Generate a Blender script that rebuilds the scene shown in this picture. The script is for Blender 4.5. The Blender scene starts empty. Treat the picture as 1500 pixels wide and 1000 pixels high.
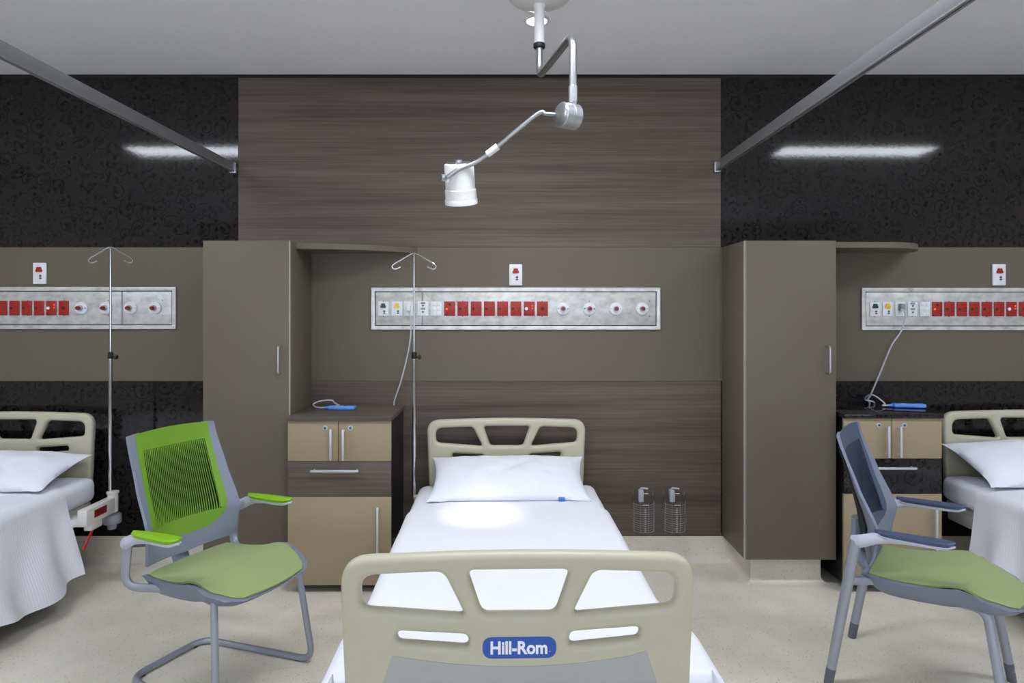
import bpy, bmesh, math, random
from mathutils import Vector, Matrix, noise
PI = math.pi
random.seed(4)
C = bpy.context.scene.collection

# ------------------------------------------------------------------ camera numbers
F = 950.0; CX = 750.0; HY = 453.0; EYE = 1.445
WALL = 3.72; CEIL = 2.796
def at(px, py, Y):
    return Vector(((px - CX) * Y / F, Y, EYE - (py - HY) * Y / F))

# ------------------------------------------------------------------ materials
def lin(c):
    return tuple(((v / 255) / 12.92 if v <= 10 else (((v / 255) + .055) / 1.055) ** 2.4) for v in c)
class NT:
    def __init__(s, name):
        s.m = bpy.data.materials.new(name); s.m.use_nodes = True
        s.t = s.m.node_tree; s.n = s.t.nodes; s.b = s.n['Principled BSDF']
    def new(s, kind, **kw):
        o = s.n.new(kind)
        for k, v in kw.items(): setattr(o, k, v)
        return o
    def link(s, a, b): s.t.links.new(a, b)
    def setin(s, sock, v):
        if isinstance(v, (int, float, tuple, list, Vector)): sock.default_value = v
        else: s.link(v, sock)
    def math(s, op, a, b=None, c=None):
        o = s.new('ShaderNodeMath', operation=op)
        for i, v in enumerate((a, b, c)):
            if v is not None: s.setin(o.inputs[i], v)
        return o.outputs[0]
    def noise(s, vec, scale, detail=3, rough=.5):
        o = s.new('ShaderNodeTexNoise'); s.link(vec, o.inputs['Vector'])
        o.inputs['Scale'].default_value = scale; o.inputs['Detail'].default_value = detail
        o.inputs['Roughness'].default_value = rough
        return o.outputs['Fac']
    def coord(s, scale=(1, 1, 1), loc=(0, 0, 0)):
        t = s.new('ShaderNodeTexCoord'); mp = s.new('ShaderNodeMapping')
        mp.inputs['Scale'].default_value = scale; mp.inputs['Location'].default_value = loc
        s.link(t.outputs['Object'], mp.inputs['Vector'])
        return mp.outputs['Vector']
    def ramp(s, fac, stops):
        r = s.new('ShaderNodeValToRGB'); e = r.color_ramp.elements
        while len(e) < len(stops): e.new(.5)
        for el, (p, c) in zip(e, stops):
            el.position = p; el.color = (*c, 1)
        s.link(fac, r.inputs['Fac']); return r.outputs['Color']
    def bump(s, h, strength, dist=.002):
        b = s.new('ShaderNodeBump'); b.inputs['Strength'].default_value = strength
        b.inputs['Distance'].default_value = dist
        s.link(h, b.inputs['Height']); s.link(b.outputs['Normal'], s.b.inputs['Normal'])
def plain(name, rgb, rough=.5, metal=0, spec=.5, var=.04, vscale=30, bump=0, bscale=300, coat=0, sheen=0):
    s = NT(name); c = lin(rgb); v = s.coord()
    n = s.noise(v, vscale, 3)
    s.link(s.ramp(n, [(.3, tuple(x * (1 - var) for x in c)), (.7, tuple(min(1, x * (1 + var)) for x in c))]), s.b.inputs['Base Color'])
    s.b.inputs['Roughness'].default_value = rough; s.b.inputs['Metallic'].default_value = metal
    s.b.inputs['Specular IOR Level'].default_value = spec
    if coat: s.b.inputs['Coat Weight'].default_value = coat
    if sheen: s.b.inputs['Sheen Weight'].default_value = sheen
    if bump: s.bump(s.noise(v, bscale, 2), bump)
    return s.m
def emit(name, rgb, strength):
    s = NT(name); s.b.inputs['Base Color'].default_value = (*lin(rgb), 1)
    s.b.inputs['Emission Color'].default_value = (*lin(rgb), 1); s.b.inputs['Emission Strength'].default_value = strength
    return s.m
def timber(name, dark=(66, 57, 51), mid=(94, 83, 76), light=(118, 107, 98)):
    s = NT(name)
    v = s.coord((.35, 6, 10)); v2 = s.coord((.9, 60, 95)); v3 = s.coord((.2, 2, 3.1)); v4 = s.coord((2.2, 140, 260))
    a = s.noise(v, 1.6, 4, .6); b = s.noise(v2, 1.5, 5, .7); c = s.noise(v3, 2.4, 2); d = s.noise(v4, 1.0, 2)
    f = s.math('ADD', s.math('MULTIPLY', a, .35), s.math('ADD', s.math('MULTIPLY', b, .40), s.math('ADD', s.math('MULTIPLY', c, .20), s.math('MULTIPLY', d, .12))))
    s.link(s.ramp(f, [(.40, lin(dark)), (.535, lin(mid)), (.68, lin(light))]), s.b.inputs['Base Color'])
    s.b.inputs['Roughness'].default_value = .55; s.b.inputs['Specular IOR Level'].default_value = .25
    s.bump(b, .12, .001)
    return s.m
def scrolls(name, base=(37, 33, 33), line=(15, 13, 14), rough=.075):
    s = NT(name)
    t = s.new('ShaderNodeTexCoord'); sp = s.new('ShaderNodeSeparateXYZ'); s.link(t.outputs['Object'], sp.inputs[0])
    cb = s.new('ShaderNodeCombineXYZ'); s.link(sp.outputs['X'], cb.inputs['X']); s.link(s.math('ADD', sp.outputs['Z'], sp.outputs['Y']), cb.inputs['Y'])
    def layer(scale, k, width, rmax, off):
        mp = s.new('ShaderNodeMapping'); mp.inputs['Scale'].default_value = (scale, scale, scale); mp.inputs['Location'].default_value = (off, off * 1.7, 0)
        s.link(cb.outputs[0], mp.inputs['Vector'])
        vo = s.new('ShaderNodeTexVoronoi', voronoi_dimensions='2D', feature='F1'); vo.inputs['Scale'].default_value = 1; vo.inputs['Randomness'].default_value = .75
        s.link(mp.outputs[0], vo.inputs['Vector'])
        sub = s.new('ShaderNodeVectorMath', operation='SUBTRACT'); s.link(mp.outputs[0], sub.inputs[0]); s.link(vo.outputs['Position'], sub.inputs[1])
        q = s.new('ShaderNodeSeparateXYZ'); s.link(sub.outputs[0], q.inputs[0])
        r = s.new('ShaderNodeVectorMath', operation='LENGTH'); s.link(sub.outputs[0], r.inputs[0]); r = r.outputs['Value']
        ang = s.math('DIVIDE', s.math('ARCTAN2', q.outputs['Y'], q.outputs['X']), 2 * PI)
        col = s.new('ShaderNodeSeparateColor'); s.link(vo.outputs['Color'], col.inputs[0])
        hand = s.math('SUBTRACT', s.math('MULTIPLY', s.math('GREATER_THAN', col.outputs[0], .5), 2), 1)
        ph = s.math('FRACT', s.math('ADD', s.math('ADD', s.math('MULTIPLY', ang, hand), s.math('MULTIPLY', s.math('POWER', r, .7), k)), col.outputs[1]))
        d = s.math('ABSOLUTE', s.math('SUBTRACT', ph, .5))
        ln = s.math('LESS_THAN', d, s.math('MULTIPLY', s.math('ADD', s.math('MULTIPLY', s.math('SUBTRACT', rmax, r), .9), .25), width))
        inside = s.math('MULTIPLY', s.math('LESS_THAN', r, rmax), s.math('GREATER_THAN', r, .05))
        core = s.math('LESS_THAN', r, .06)
        return s.math('MAXIMUM', s.math('MULTIPLY', ln, inside), core)
    l1 = layer(8.5, 2.9, .17, .50, 0.3); l2 = layer(15, 2.2, .20, .42, 5.1)
    lv = s.new('ShaderNodeTexVoronoi', voronoi_dimensions='2D'); lv.inputs['Scale'].default_value = 26; s.link(cb.outputs[0], lv.inputs['Vector'])
    lc = s.new('ShaderNodeSeparateColor'); s.link(lv.outputs['Color'], lc.inputs[0])
    wob = s.new('ShaderNodeTexNoise'); wob.inputs['Scale'].default_value = 120; s.link(cb.outputs[0], wob.inputs['Vector'])
    leaf = s.math('MULTIPLY', s.math('LESS_THAN', s.math('ADD', lv.outputs['Distance'], s.math('MULTIPLY', wob.outputs['Fac'], .3)), .40), s.math('GREATER_THAN', lc.outputs[0], .62))
    fac = s.math('MAXIMUM', s.math('MAXIMUM', l1, s.math('MULTIPLY', l2, .75)), leaf)
    s.link(s.ramp(fac, [(0, lin(base)), (1, lin(line))]), s.b.inputs['Base Color'])
    s.b.inputs['Roughness'].default_value = rough; s.b.inputs['Specular IOR Level'].default_value = .34
    b2 = s.noise(cb.outputs[0], 38, 2)
    s.bump(b2, .06, .001)
    return s.m
def vinyl(name):
    s = NT(name); v = s.coord()
    base = s.ramp(s.noise(v, 5, 4), [(.3, lin((211, 205, 189))), (.7, lin((225, 219, 204)))])
    vo = s.new('ShaderNodeTexVoronoi'); vo.inputs['Scale'].default_value = 70; s.link(v, vo.inputs['Vector'])
    cc = s.new('ShaderNodeSeparateColor'); s.link(vo.outputs['Color'], cc.inputs[0])
    dot = s.math('MULTIPLY', s.math('LESS_THAN', vo.outputs['Distance'], .22), s.math('GREATER_THAN', cc.outputs[0], .62))
    vo2 = s.new('ShaderNodeTexVoronoi'); vo2.inputs['Scale'].default_value = 150; s.link(v, vo2.inputs['Vector'])
    c2 = s.new('ShaderNodeSeparateColor'); s.link(vo2.outputs['Color'], c2.inputs[0])
    dot2 = s.math('MULTIPLY', s.math('LESS_THAN', vo2.outputs['Distance'], .3), s.math('GREATER_THAN', c2.outputs[1], .6))
    mx = s.new('ShaderNodeMix', data_type='RGBA'); s.link(s.math('MULTIPLY', dot, .45), mx.inputs[0]); s.link(base, mx.inputs[6]); mx.inputs[7].default_value = (*lin((122, 112, 96)), 1)
    m2 = s.new('ShaderNodeMix', data_type='RGBA'); s.link(s.math('MULTIPLY', dot2, .3), m2.inputs[0]); s.link(mx.outputs[2], m2.inputs[6]); m2.inputs[7].default_value = (*lin((168, 160, 144)), 1)
    s.link(m2.outputs[2], s.b.inputs['Base Color'])
    s.b.inputs['Roughness'].default_value = .38; s.b.inputs['Specular IOR Level'].default_value = .4
    s.bump(s.noise(v, 60, 2), .05, .001)
    return s.m
def stainless(name, c0=(190, 190, 184), c1=(210, 210, 206)):
    s = NT(name); v = s.coord((1, 1, 1.6)); n = s.noise(v, 14, 5, .65); n2 = s.noise(s.coord((3, 3, 90)), 3, 2)
    s.link(s.ramp(n, [(.30, lin((172, 171, 163))), (.42, lin(c0)), (.6, lin(c1))]), s.b.inputs['Base Color'])
    s.b.inputs['Metallic'].default_value = .4
    s.link(s.math('ADD', .24, s.math('MULTIPLY', n, .22)), s.b.inputs['Roughness'])
    return s.m
def cotton(name, rgb=(232, 233, 240), weave=True, wave=.3):
    s = NT(name); v = s.coord()
    s.b.inputs['Base Color'].default_value = (*lin(rgb), 1); s.b.inputs['Roughness'].default_value = .85; s.b.inputs['Specular IOR Level'].default_value = .15
    s.b.inputs['Sheen Weight'].default_value = .1
    n = s.noise(s.coord((1, .6, 1)), 9, 3, .5)
    if weave:
        w = s.new('ShaderNodeTexWave', wave_type='BANDS', bands_direction='Y'); w.inputs['Scale'].default_value = 26; w.inputs['Distortion'].default_value = .6
        s.link(v, w.inputs['Vector'])
        h = s.math('ADD', s.math('MULTIPLY', n, 2.2), s.math('MULTIPLY', s.math('MULTIPLY', w.outputs['Fac'], s.noise(v, 130, 1)), .8))
    else: h = s.math('MULTIPLY', n, 2.0)
    s.bump(h, wave, .004)
    return s.m
def clear(name):
    s = NT(name); t = s.t; s.n.remove(s.b)
    tr = s.new('ShaderNodeBsdfTransparent'); tr.inputs[0].default_value = (.985, .99, .99, 1)
    gl = s.new('ShaderNodeBsdfGlossy'); gl.inputs['Roughness'].default_value = .04
    fr = s.new('ShaderNodeFresnel'); fr.inputs[0].default_value = 1.18
    mx = s.new('ShaderNodeMixShader'); s.link(s.math('MULTIPLY', s.math('MINIMUM', fr.outputs[0], .35), .7), mx.inputs[0]); s.link(tr.outputs[0], mx.inputs[1]); s.link(gl.outputs[0], mx.inputs[2])
    s.link(mx.outputs[0], s.n['Material Output'].inputs[0])
    return s.m
M = dict(
    ceiling=plain('ceiling_paint', (240, 240, 241), .9, var=.01), wallpaint=plain('wall_paint', (196, 194, 188), .85, var=.02),
    shadowgap=plain('black_shadow_gap', (12, 13, 15), .6), scroll=scrolls('dark_scroll_laminate'),
    timber=timber('smoked_timber_laminate', (72, 64, 57), (96, 86, 77), (114, 104, 94)), taupe=plain('taupe_laminate', (103, 96, 83), .5, var=.03, vscale=180, spec=.3),
    vinyl=vinyl('speckled_cream_vinyl'), edge=plain('pale_edge_band', (186, 184, 178), .4), blackgap=plain('dark_side_laminate', (22, 22, 26), .35),
    tan=plain('tan_laminate', (158, 142, 114), .5, var=.03, vscale=220, spec=.3), alu=plain('satin_aluminium', (190, 192, 196), .32, metal=.9, var=.03),
    handle=plain('pale_metal_handle', (204, 205, 210), .35, metal=.5), steel=plain('brushed_steel', (178, 180, 182), .28, metal=.95),
    chrome=plain('polished_chrome', (205, 206, 208), .12, metal=1), panel=stainless('stainless_panel'), frame=stainless('stainless_frame', (202, 202, 197), (220, 220, 216)),
    white=plain('white_plastic', (226, 227, 230), .4), offwhite=plain('white_enamel', (228, 228, 226), .35, coat=.2), grey=plain('grey_plastic', (140, 144, 150), .5),
    red=plain('red_outlet_plastic', (156, 34, 23), .4), redlever=plain('red_lever', (176, 24, 28), .4), darkred=plain('maroon_knob', (128, 26, 30), .35),
    reddark=plain('recessed_red', (92, 16, 12), .6), green=plain('dark_green_button', (14, 74, 52), .4), yellow=plain('yellow_button', (232, 200, 14), .4),
    black=plain('black_plastic', (20, 20, 22), .45), symbol=plain('slate_symbol', (66, 76, 92), .5), rail=plain('rail_metal', (146, 147, 148), .42, metal=.55, var=.03),
    bedplastic=plain('bed_ivory_plastic', (188, 184, 160), .38, var=.02, spec=.5), bedpanel=plain('bed_grey_panel', (168, 169, 164), .45, var=.01), bedmetal=plain('bed_cream_metal', (214, 212, 204), .4),
    darkmetal=plain('dark_undercarriage', (46, 48, 50), .5), logo=plain('blue_badge', (38, 84, 170), .35), logotext=plain('white_lettering', (240, 242, 246), .5),
    sheet=cotton('white_sheet', (232, 233, 241), False, .25), spread=cotton('white_cotton_blanket', (233, 234, 241), True, .3), pillow=cotton('white_pillowcase', (234, 235, 243), False, .35),
    bluetag=plain('blue_cloth_tag', (84, 124, 214), .7), handset=plain('blue_handset', (94, 146, 226), .35), cord=plain('pale_cord', (190, 192, 198), .45),
    chairgrey=plain('chair_blue_grey', (128, 134, 150), .45, var=.015), chairshell=plain('chair_shell_grey', (116, 122, 138), .45, var=.015), chairmetal=plain('chair_silver_metal', (156, 160, 170), .38, metal=.4, var=.02),
    chairlight=plain('chair_pale_grey', (190, 194, 208), .4), lime=plain('lime_plastic', (114, 158, 42), .42, var=.02), limepad=plain('lime_arm_pad', (130, 180, 24), .4, var=.02),
    limedeep=plain('lime_backing_web', (16, 32, 3), .7), fabric=plain('green_seat_fabric', (142, 158, 102), .9, spec=.1, var=.05, vscale=260, bump=.25, bscale=700, sheen=.2),
    navy=plain('slate_blue_plastic', (74, 88, 110), .45, var=.02), navyrib=plain('navy_rib', (48, 60, 80), .5), navydeep=plain('navy_backing_web', (18, 24, 34), .7), navypad=plain('navy_arm_pad', (66, 78, 104), .45, var=.02), foot=plain('grey_rubber_foot', (92, 95, 102), .6),
    clear=clear('clear_plastic'), valve=plain('frosted_plastic', (168, 172, 180), .3), mark=plain('white_graduation', (190, 194, 200), .4),
    tubefill=emit('added_fill_diffuser', (238, 243, 255), 10.0), tube=emit('fluorescent_diffuser', (238, 243, 255), 27.0), lens=emit('downlight_lens', (255, 250, 235), 22.0), led=emit('red_indicator', (255, 70, 40), 3.0),
    lampglow=emit('exam_lamp_lens', (255, 252, 245), 20.0), daylight=emit('window_daylight', (222, 232, 255), 3.0),
)

# ------------------------------------------------------------------ mesh helpers
def smooth(me, ang=35):
    bm = bmesh.new(); bm.from_mesh(me)
    for f in bm.faces: f.smooth = True
    lim = math.radians(ang)
    for e in bm.edges:
        if len(e.link_faces) == 2 and e.calc_face_angle(0) > lim: e.smooth = False
    bm.to_mesh(me); bm.free()
def obj(name, bm, m, parent=None, ang=35, label=None):
    me = bpy.data.meshes.new(name)
    if isinstance(bm, bmesh.types.BMesh):
        bmesh.ops.recalc_face_normals(bm, faces=bm.faces[:])
        bm.to_mesh(me); bm.free()
    else: me = bm; me.name = name
    smooth(me, ang)
    o = bpy.data.objects.new(name, me); C.objects.link(o)
    for k in (m if isinstance(m, (list, tuple)) else [m]): me.materials.append(M[k])
    if parent: o.parent = parent
    if label: o['label'] = label
    return o
def thing(name, label, cat, loc=(0, 0, 0), rz=0, group=None):
    o = bpy.data.objects.new(name, None); C.objects.link(o); o.empty_display_size = .1
    o.location = loc; o.rotation_euler = (0, 0, rz); o['label'] = label; o['category'] = cat
    if group: o['group'] = group
    return o
def tag(o, label, cat, group=None):
    o['label'] = label; o['category'] = cat
    if group: o['group'] = group
    return o
def struct(name, bm, m, ang=35):
    o = obj(name, bm, m, None, ang); o['kind'] = 'structure'; return o
def B(): return bmesh.new()
def box(bm, x0, x1, y0, y1, z0, z1, bev=0, seg=2):
    r = bmesh.ops.create_cube(bm, size=1)
    vs = r['verts']
    for v in vs: v.co = Vector(((x0 + x1) / 2 + v.co.x * (x1 - x0), (y0 + y1) / 2 + v.co.y * (y1 - y0), (z0 + z1) / 2 + v.co.z * (z1 - z0)))
    if bev:
        es = {e for v in vs for e in v.link_edges}
        bmesh.ops.bevel(bm, geom=list(es), offset=bev, segments=seg, affect='EDGES', profile=.5)
    return bm
def bx(*a, **k): return box(B(), *a, **k)
def curve_pts(pts, n=6, rad=.03):
    """polyline with rounded corners"""
    P = [Vector(p) for p in pts]; out = [P[0]]
    for i in range(1, len(P) - 1):
        r = rad[i] if isinstance(rad, (list, tuple)) else rad
        a = (P[i - 1] - P[i]); b = (P[i + 1] - P[i]); d = min(r, a.length * .48, b.length * .48)
        a.normalize(); b.normalize(); s = P[i] + a * d; e = P[i] + b * d
        for k in range(n + 1):
            t = k / n; out.append(s * (1 - t) ** 2 + P[i] * 2 * t * (1 - t) + e * t * t)
    out.append(P[-1]); return out
def catmull(pts, n=8):
    P = [Vector(p) for p in pts]; out = []
    Q = [P[0] * 2 - P[1]] + P + [P[-1] * 2 - P[-2]]
    for i in range(1, len(Q) - 2):
        for k in range(n):
            t = k / n; a, b, c, d = Q[i - 1], Q[i], Q[i + 1], Q[i + 2]
            out.append(.5 * ((2 * b) + (c - a) * t + (2 * a - 5 * b + 4 * c - d) * t * t + (3 * b - a - 3 * c + d) * t ** 3))
    out.append(P[-1]); return out
def tube(bm, pts, r, n=12, squash=1.0, up=None):
    P = [Vector(p) for p in pts]; rings = []
    t0 = (P[1] - P[0]).normalized(); u = Vector(up) if up else (Vector((0, 0, 1)) if abs(t0.z) < .9 else Vector((1, 0, 0)))
    u = (u - t0 * u.dot(t0)).normalized()
    for i, p in enumerate(P):
        t = ((P[i + 1] - p).normalized() if i < len(P) - 1 else Vector()) + ((p - P[i - 1]).normalized() if i else Vector())
        t.normalize(); u = (u - t * u.dot(t)).normalized(); w = t.cross(u)
        rr = r[i] if isinstance(r, (list, tuple)) else r
        rings.append([bm.verts.new(p + (u * math.cos(2 * PI * k / n) + w * math.sin(2 * PI * k / n) * squash) * rr) for k in range(n)])
    for a, b in zip(rings, rings[1:]):
        for k in range(n): bm.faces.new((a[k], a[(k + 1) % n], b[(k + 1) % n], b[k]))
    bm.faces.new(rings[0][::-1]); bm.faces.new(rings[-1]); return bm
def tb(pts, r, **k): return tube(B(), pts, r, **k)
def lathe(bm, prof, n=32, mat=None, caps=True):
    """prof = [(radius, height)] about z, optional matrix"""
    rings = []
    for r, z in prof:
        rings.append([bm.verts.new((r * math.cos(2 * PI * k / n), r * math.sin(2 * PI * k / n), z)) for k in range(n)])
    for a, b in zip(rings, rings[1:]):
        for k in range(n): bm.faces.new((a[k], a[(k + 1) % n], b[(k + 1) % n], b[k]))
    if caps:
        bm.faces.new(rings[0][::-1]); bm.faces.new(rings[-1])
    if mat is not None:
        for ring in rings:
            for v in ring: v.co = mat @ v.co
    return bm
def lt(prof, n=32, mat=None, caps=True): return lathe(B(), prof, n, mat, caps)
def aim(loc, d):
    return Matrix.Translation(loc) @ Vector((0, 0, 1)).rotation_difference(Vector(d)).to_matrix().to_4x4()
YN = (0, -1, 0)                                           # out of the bedhead wall, towards the room
def disc(bm, x, z, y, r, h, n=24):                        # a disc whose axis points into the room
    return lathe(bm, [(r, 0), (r, h * .8), (r * .94, h)], n, aim(Vector((x, y, z)), YN))
def grid(bm, f, nu, nv, close=False, keep=None):
    V = [[bm.verts.new(f(i / nu, j / nv)) for i in range(nu + 1)] for j in range(nv + 1)]
    for j in range(nv):
        for i in range(nu):
            if keep is None or keep((i + .5) / nu, (j + .5) / nv):
                bm.faces.new((V[j][i], V[j][i + 1], V[j + 1][i + 1], V[j + 1][i]))
    return V
def thicken(bm, t):
    loose = [v for v in bm.verts if not v.link_faces]
    if loose: bmesh.ops.delete(bm, geom=loose, context='VERTS')
    bmesh.ops.recalc_face_normals(bm, faces=bm.faces[:])
    bmesh.ops.solidify(bm, geom=bm.faces[:], thickness=t); return bm
def round_poly(pts, rad, n=7):
    """closed 2-D outline with rounded corners"""
    P = [Vector((*p, 0)) for p in pts]; out = []
    for i in range(len(P)):
        a = P[i - 1] - P[i]; b = P[(i + 1) % len(P)] - P[i]; r = rad[i] if isinstance(rad, (list, tuple)) else rad
        d = min(r, a.length * .49, b.length * .49); a.normalize(); b.normalize()
        for k in range(n + 1):
            t = k / n; out.append((P[i] + a * d) * (1 - t) ** 2 + P[i] * 2 * t * (1 - t) + (P[i] + b * d) * t * t)
    return out
def board(outline, holes, thick, bev, res=4):
    """a slab standing in the x-z plane cut from outlines, with rounded rims; returns a mesh"""
    cu = bpy.data.curves.new('outline', 'CURVE'); cu.dimensions = '2D'; cu.fill_mode = 'BOTH'
    cu.extrude = thick / 2 - bev; cu.bevel_depth = bev; cu.bevel_resolution = res; cu.offset = -bev
    for ring in [outline] + holes:
        sp = cu.splines.new('POLY'); sp.points.add(len(ring) - 1); sp.use_cyclic_u = True
        for p, q in zip(sp.points, ring): p.co = (q[0], q[1], 0, 1)
    o = bpy.data.objects.new('tmp', cu); C.objects.link(o)
    dg = bpy.context.evaluated_depsgraph_get(); dg.update()
    me = bpy.data.meshes.new_from_object(o.evaluated_get(dg))
    bpy.data.objects.remove(o); bpy.data.curves.remove(cu)
    me.materials.clear()
    me.transform(Matrix(((1, 0, 0, 0), (0, 0, -1, 0), (0, 1, 0, 0), (0, 0, 0, 1))))
    bm = B(); bm.from_mesh(me); bmesh.ops.remove_doubles(bm, verts=bm.verts[:], dist=1e-5); bm.to_mesh(me); bm.free()
    return me
def lettering(txt, size, ext=.0008, off=0.0):
    cu = bpy.data.curves.new('t', 'FONT'); cu.body = txt; cu.size = size; cu.extrude = ext; cu.offset = off
    cu.align_x = 'CENTER'; cu.align_y = 'CENTER'
    o = bpy.data.objects.new('tmp', cu); C.objects.link(o)
    dg = bpy.context.evaluated_depsgraph_get(); dg.update()
    me = bpy.data.meshes.new_from_object(o.evaluated_get(dg)); bpy.data.objects.remove(o)
    me.materials.clear()
    me.transform(Matrix(((1, 0, 0, 0), (0, 0, -1, 0), (0, 1, 0, 0), (0, 0, 0, 1))))
    return me

# ------------------------------------------------------------------ the room
XL, XR, YB = -4.7, 4.7, -2.8
struct('floor', bx(XL, XR, YB, WALL + .1, -.1, 0), 'vinyl')
struct('ceiling', bx(XL, XR, YB, WALL + .1, CEIL, CEIL + .1), 'ceiling')
struct('wall_back', bx(XL, XR, WALL + .012, WALL + .15, 0, CEIL), 'shadowgap')
struct('wall_left', bx(XL - .12, XL, YB, WALL + .1, 0, CEIL), 'wallpaint')
struct('wall_right', bx(XR, XR + .12, YB, WALL + .1, 0, CEIL), 'wallpaint')
bm = B(); wz0, wz1 = .85, 2.15; WX = ((-3.9, -1.5), (-1.2, 1.2), (1.5, 3.9))
box(bm, XL, XR, YB - .12, YB, 0, wz0); box(bm, XL, XR, YB - .12, YB, wz1, CEIL)
for a, b in ((XL, WX[0][0]), (WX[0][1], WX[1][0]), (WX[1][1], WX[2][0]), (WX[2][1], XR)): box(bm, a, b, YB - .12, YB, wz0, wz1)
struct('wall_front', bm, 'wallpaint')
for k, (a, b) in enumerate(WX):  # unseen glowing panes added behind the camera to brighten ceiling and wardrobe fronts
    wn = struct('window_%d' % (k + 1), bx(a, b, YB - .09, YB - .08, wz0, wz1), 'daylight')
    fb = B()
    for q in ((a, a + .04, wz0, wz1), (b - .04, b, wz0, wz1), (a + .04, b - .04, wz0, wz0 + .04), (a + .04, b - .04, wz1 - .04, wz1), ((a + b) / 2 - .02, (a + b) / 2 + .02, wz0 + .04, wz1 - .04)): box(fb, q[0], q[1], YB - .079, YB - .03, q[2], q[3])
    obj('window_frame', fb, 'white', wn)
Z1, Z2, Z3, ZT = EYE - (780 - HY) * WALL / F, EYE - (558 - HY) * WALL / F, EYE - (362 - HY) * WALL / F, CEIL - .024
xa, xb = (349 - CX) * WALL / F, (1056 - CX) * WALL / F
n = 0
for (a, b, m0) in ((XL, xa, 'scroll'), (xa, xb, 'timber'), (xb, XR, 'scroll')):
    for (lo, hi, m) in ((Z1 - .02, Z2, m0), (Z2, Z3, 'taupe'), (Z3, ZT, m0)):
        n += 1; struct('trim_%d' % n, bx(a + .0008, b - .0008, WALL, WALL + .013, lo + .0008, hi - .0008), m)
# coved vinyl skirting
def cove(h=.155, r=.035):
    return [(0, h)] + [(r * (1 - math.cos(t)) , r * (1 - math.sin(t))) for t in [k * PI / 2 / 6 for k in range(7)]][::-1][::-1]
def cove_profile(h, r):
    pr = [(.003, h), (.003, r)]
    for k in range(1, 7):
        t = k / 6 * PI / 2
        pr.append((.003 + r * (1 - math.cos(t)), r * (1 - math.sin(t)) + .0006))
    return pr
bm = B()
pr = cove_profile(Z1, .04)
rows = [[bm.verts.new((x, WALL + .004 - o, z)) for o, z in pr] for x in (XL, XR)]
for k in range(len(pr) - 1): bm.faces.new((rows[0][k], rows[0][k + 1], rows[1][k + 1], rows[1][k]))
cap = [bm.verts.new((x, WALL + .011, Z1)) for x in (XL, XR)]
bm.faces.new((rows[0][0], rows[1][0], cap[1], cap[0]))
struct('baseboard_back', bm, 'vinyl', 50)
def plinth(name, x0, x1, y0, h):
    bm = B(); rings = []
    for o, z in cove_profile(h, .04):
        o -= .003
        rings.append([bm.verts.new(p) for p in ((x0 - o, WALL, z), (x0 - o, y0 - o, z), (x1 + o, y0 - o, z), (x1 + o, WALL, z))])
    for a, b in zip(rings, rings[1:]):
        for k in range(3): bm.faces.new((a[k], a[k + 1], b[k + 1], b[k]))
    bm.faces.new(rings[0])
    struct(name, bm, 'vinyl', 50)
WF = 3.35                                                # front plane of the wardrobe doors
plinth('baseboard_right', 1.262, 1.632, 3.43, .15)
plinth('baseboard_left', -1.54, -1.21, 3.43, .15)

# ------------------------------------------------------------------ wardrobes and shelves
def wardrobe(x0, x1, label, side):
    zb, zt = .151, 1.801
    t = thing('wardrobe', label, 'wardrobe', ((x0 + x1) / 2, 0, zb), 0, 'tall taupe wardrobes')
    w = (x1 - x0) / 2; h = zt - zb
    obj('carcass', bx(-w, w, WF + .022, WALL - .001, 0, h, bev=.0015), 'taupe', t)
    bm = bx(-w + .001, w - .001, WF, WF + .019, .001, h - .001, bev=.001)
    d = obj('door', bm, 'taupe', t)
    e = B(); box(e, *((-w - .0006, -w + .0018) if side < 0 else (w - .0018, w + .0006)), WF - .0006, WF + .0185, .001, h - .001)
    obj('edge_band', e, 'edge', d, label='pale edge band')
    hx = w - .047; z0, z1 = .985 - .02, 1.125 - .02
    obj('handle', tb(curve_pts([(hx, WF + .002, z0), (hx, WF - .032, z0), (hx, WF - .032, z1), (hx, WF + .002, z1)], 6, .016), .0055, n=10), 'alu', d, label='satin bow handle')
    return t
wardrobe(-1.597, -1.150, 'tall taupe wall-hung wardrobe standing behind the green chair', 1)
wardrobe(1.2035, 1.675, 'tall taupe wall-hung wardrobe over a cream plinth beside the clear suction jars', -1)
def shelf(x0, x1, yf, pts, label):
    """wall shelf: straight by the wardrobe, its front edge sweeping back to the wall"""
    zt = 1.797; th = .030
    bm = B(); loop = [(x0, WALL - .001), (x0, yf)] + pts + [(x1, WALL - .001)]
    lo = [bm.verts.new((x, y, zt - th)) for x, y in loop]; hi = [bm.verts.new((x, y, zt)) for x, y in loop]
    bm.faces.new(lo[::-1]); bm.faces.new(hi)
    for k in range(len(loop)): bm.faces.new((lo[k], lo[(k + 1) % len(loop)], hi[(k + 1) % len(loop)], hi[k]))
    tag(obj('wall_shelf', bm, 'taupe'), label, 'shelf', 'curved taupe wall shelves')
x1 = (612 - CX) * WALL / F
shelf(-1.1495, x1, 3.45, [(-1.1495 + (x1 + 1.1495) * t, 3.45 + (WALL - 3.45) * (t ** 2.2)) for t in [k / 20 for k in range(1, 20)]],
      'thin curved taupe shelf projecting above the timber-topped bedside cabinet')
x1 = (1328 - CX) * WALL / F
shelf(1.6758, x1, 3.385, [(x1 - .30 + .30 * math.sin(t), WALL - .335 * math.cos(t)) for t in [k * PI / 2 / 14 for k in range(14)]],
      'rounded taupe shelf above the black-topped bedside cabinet')

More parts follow.
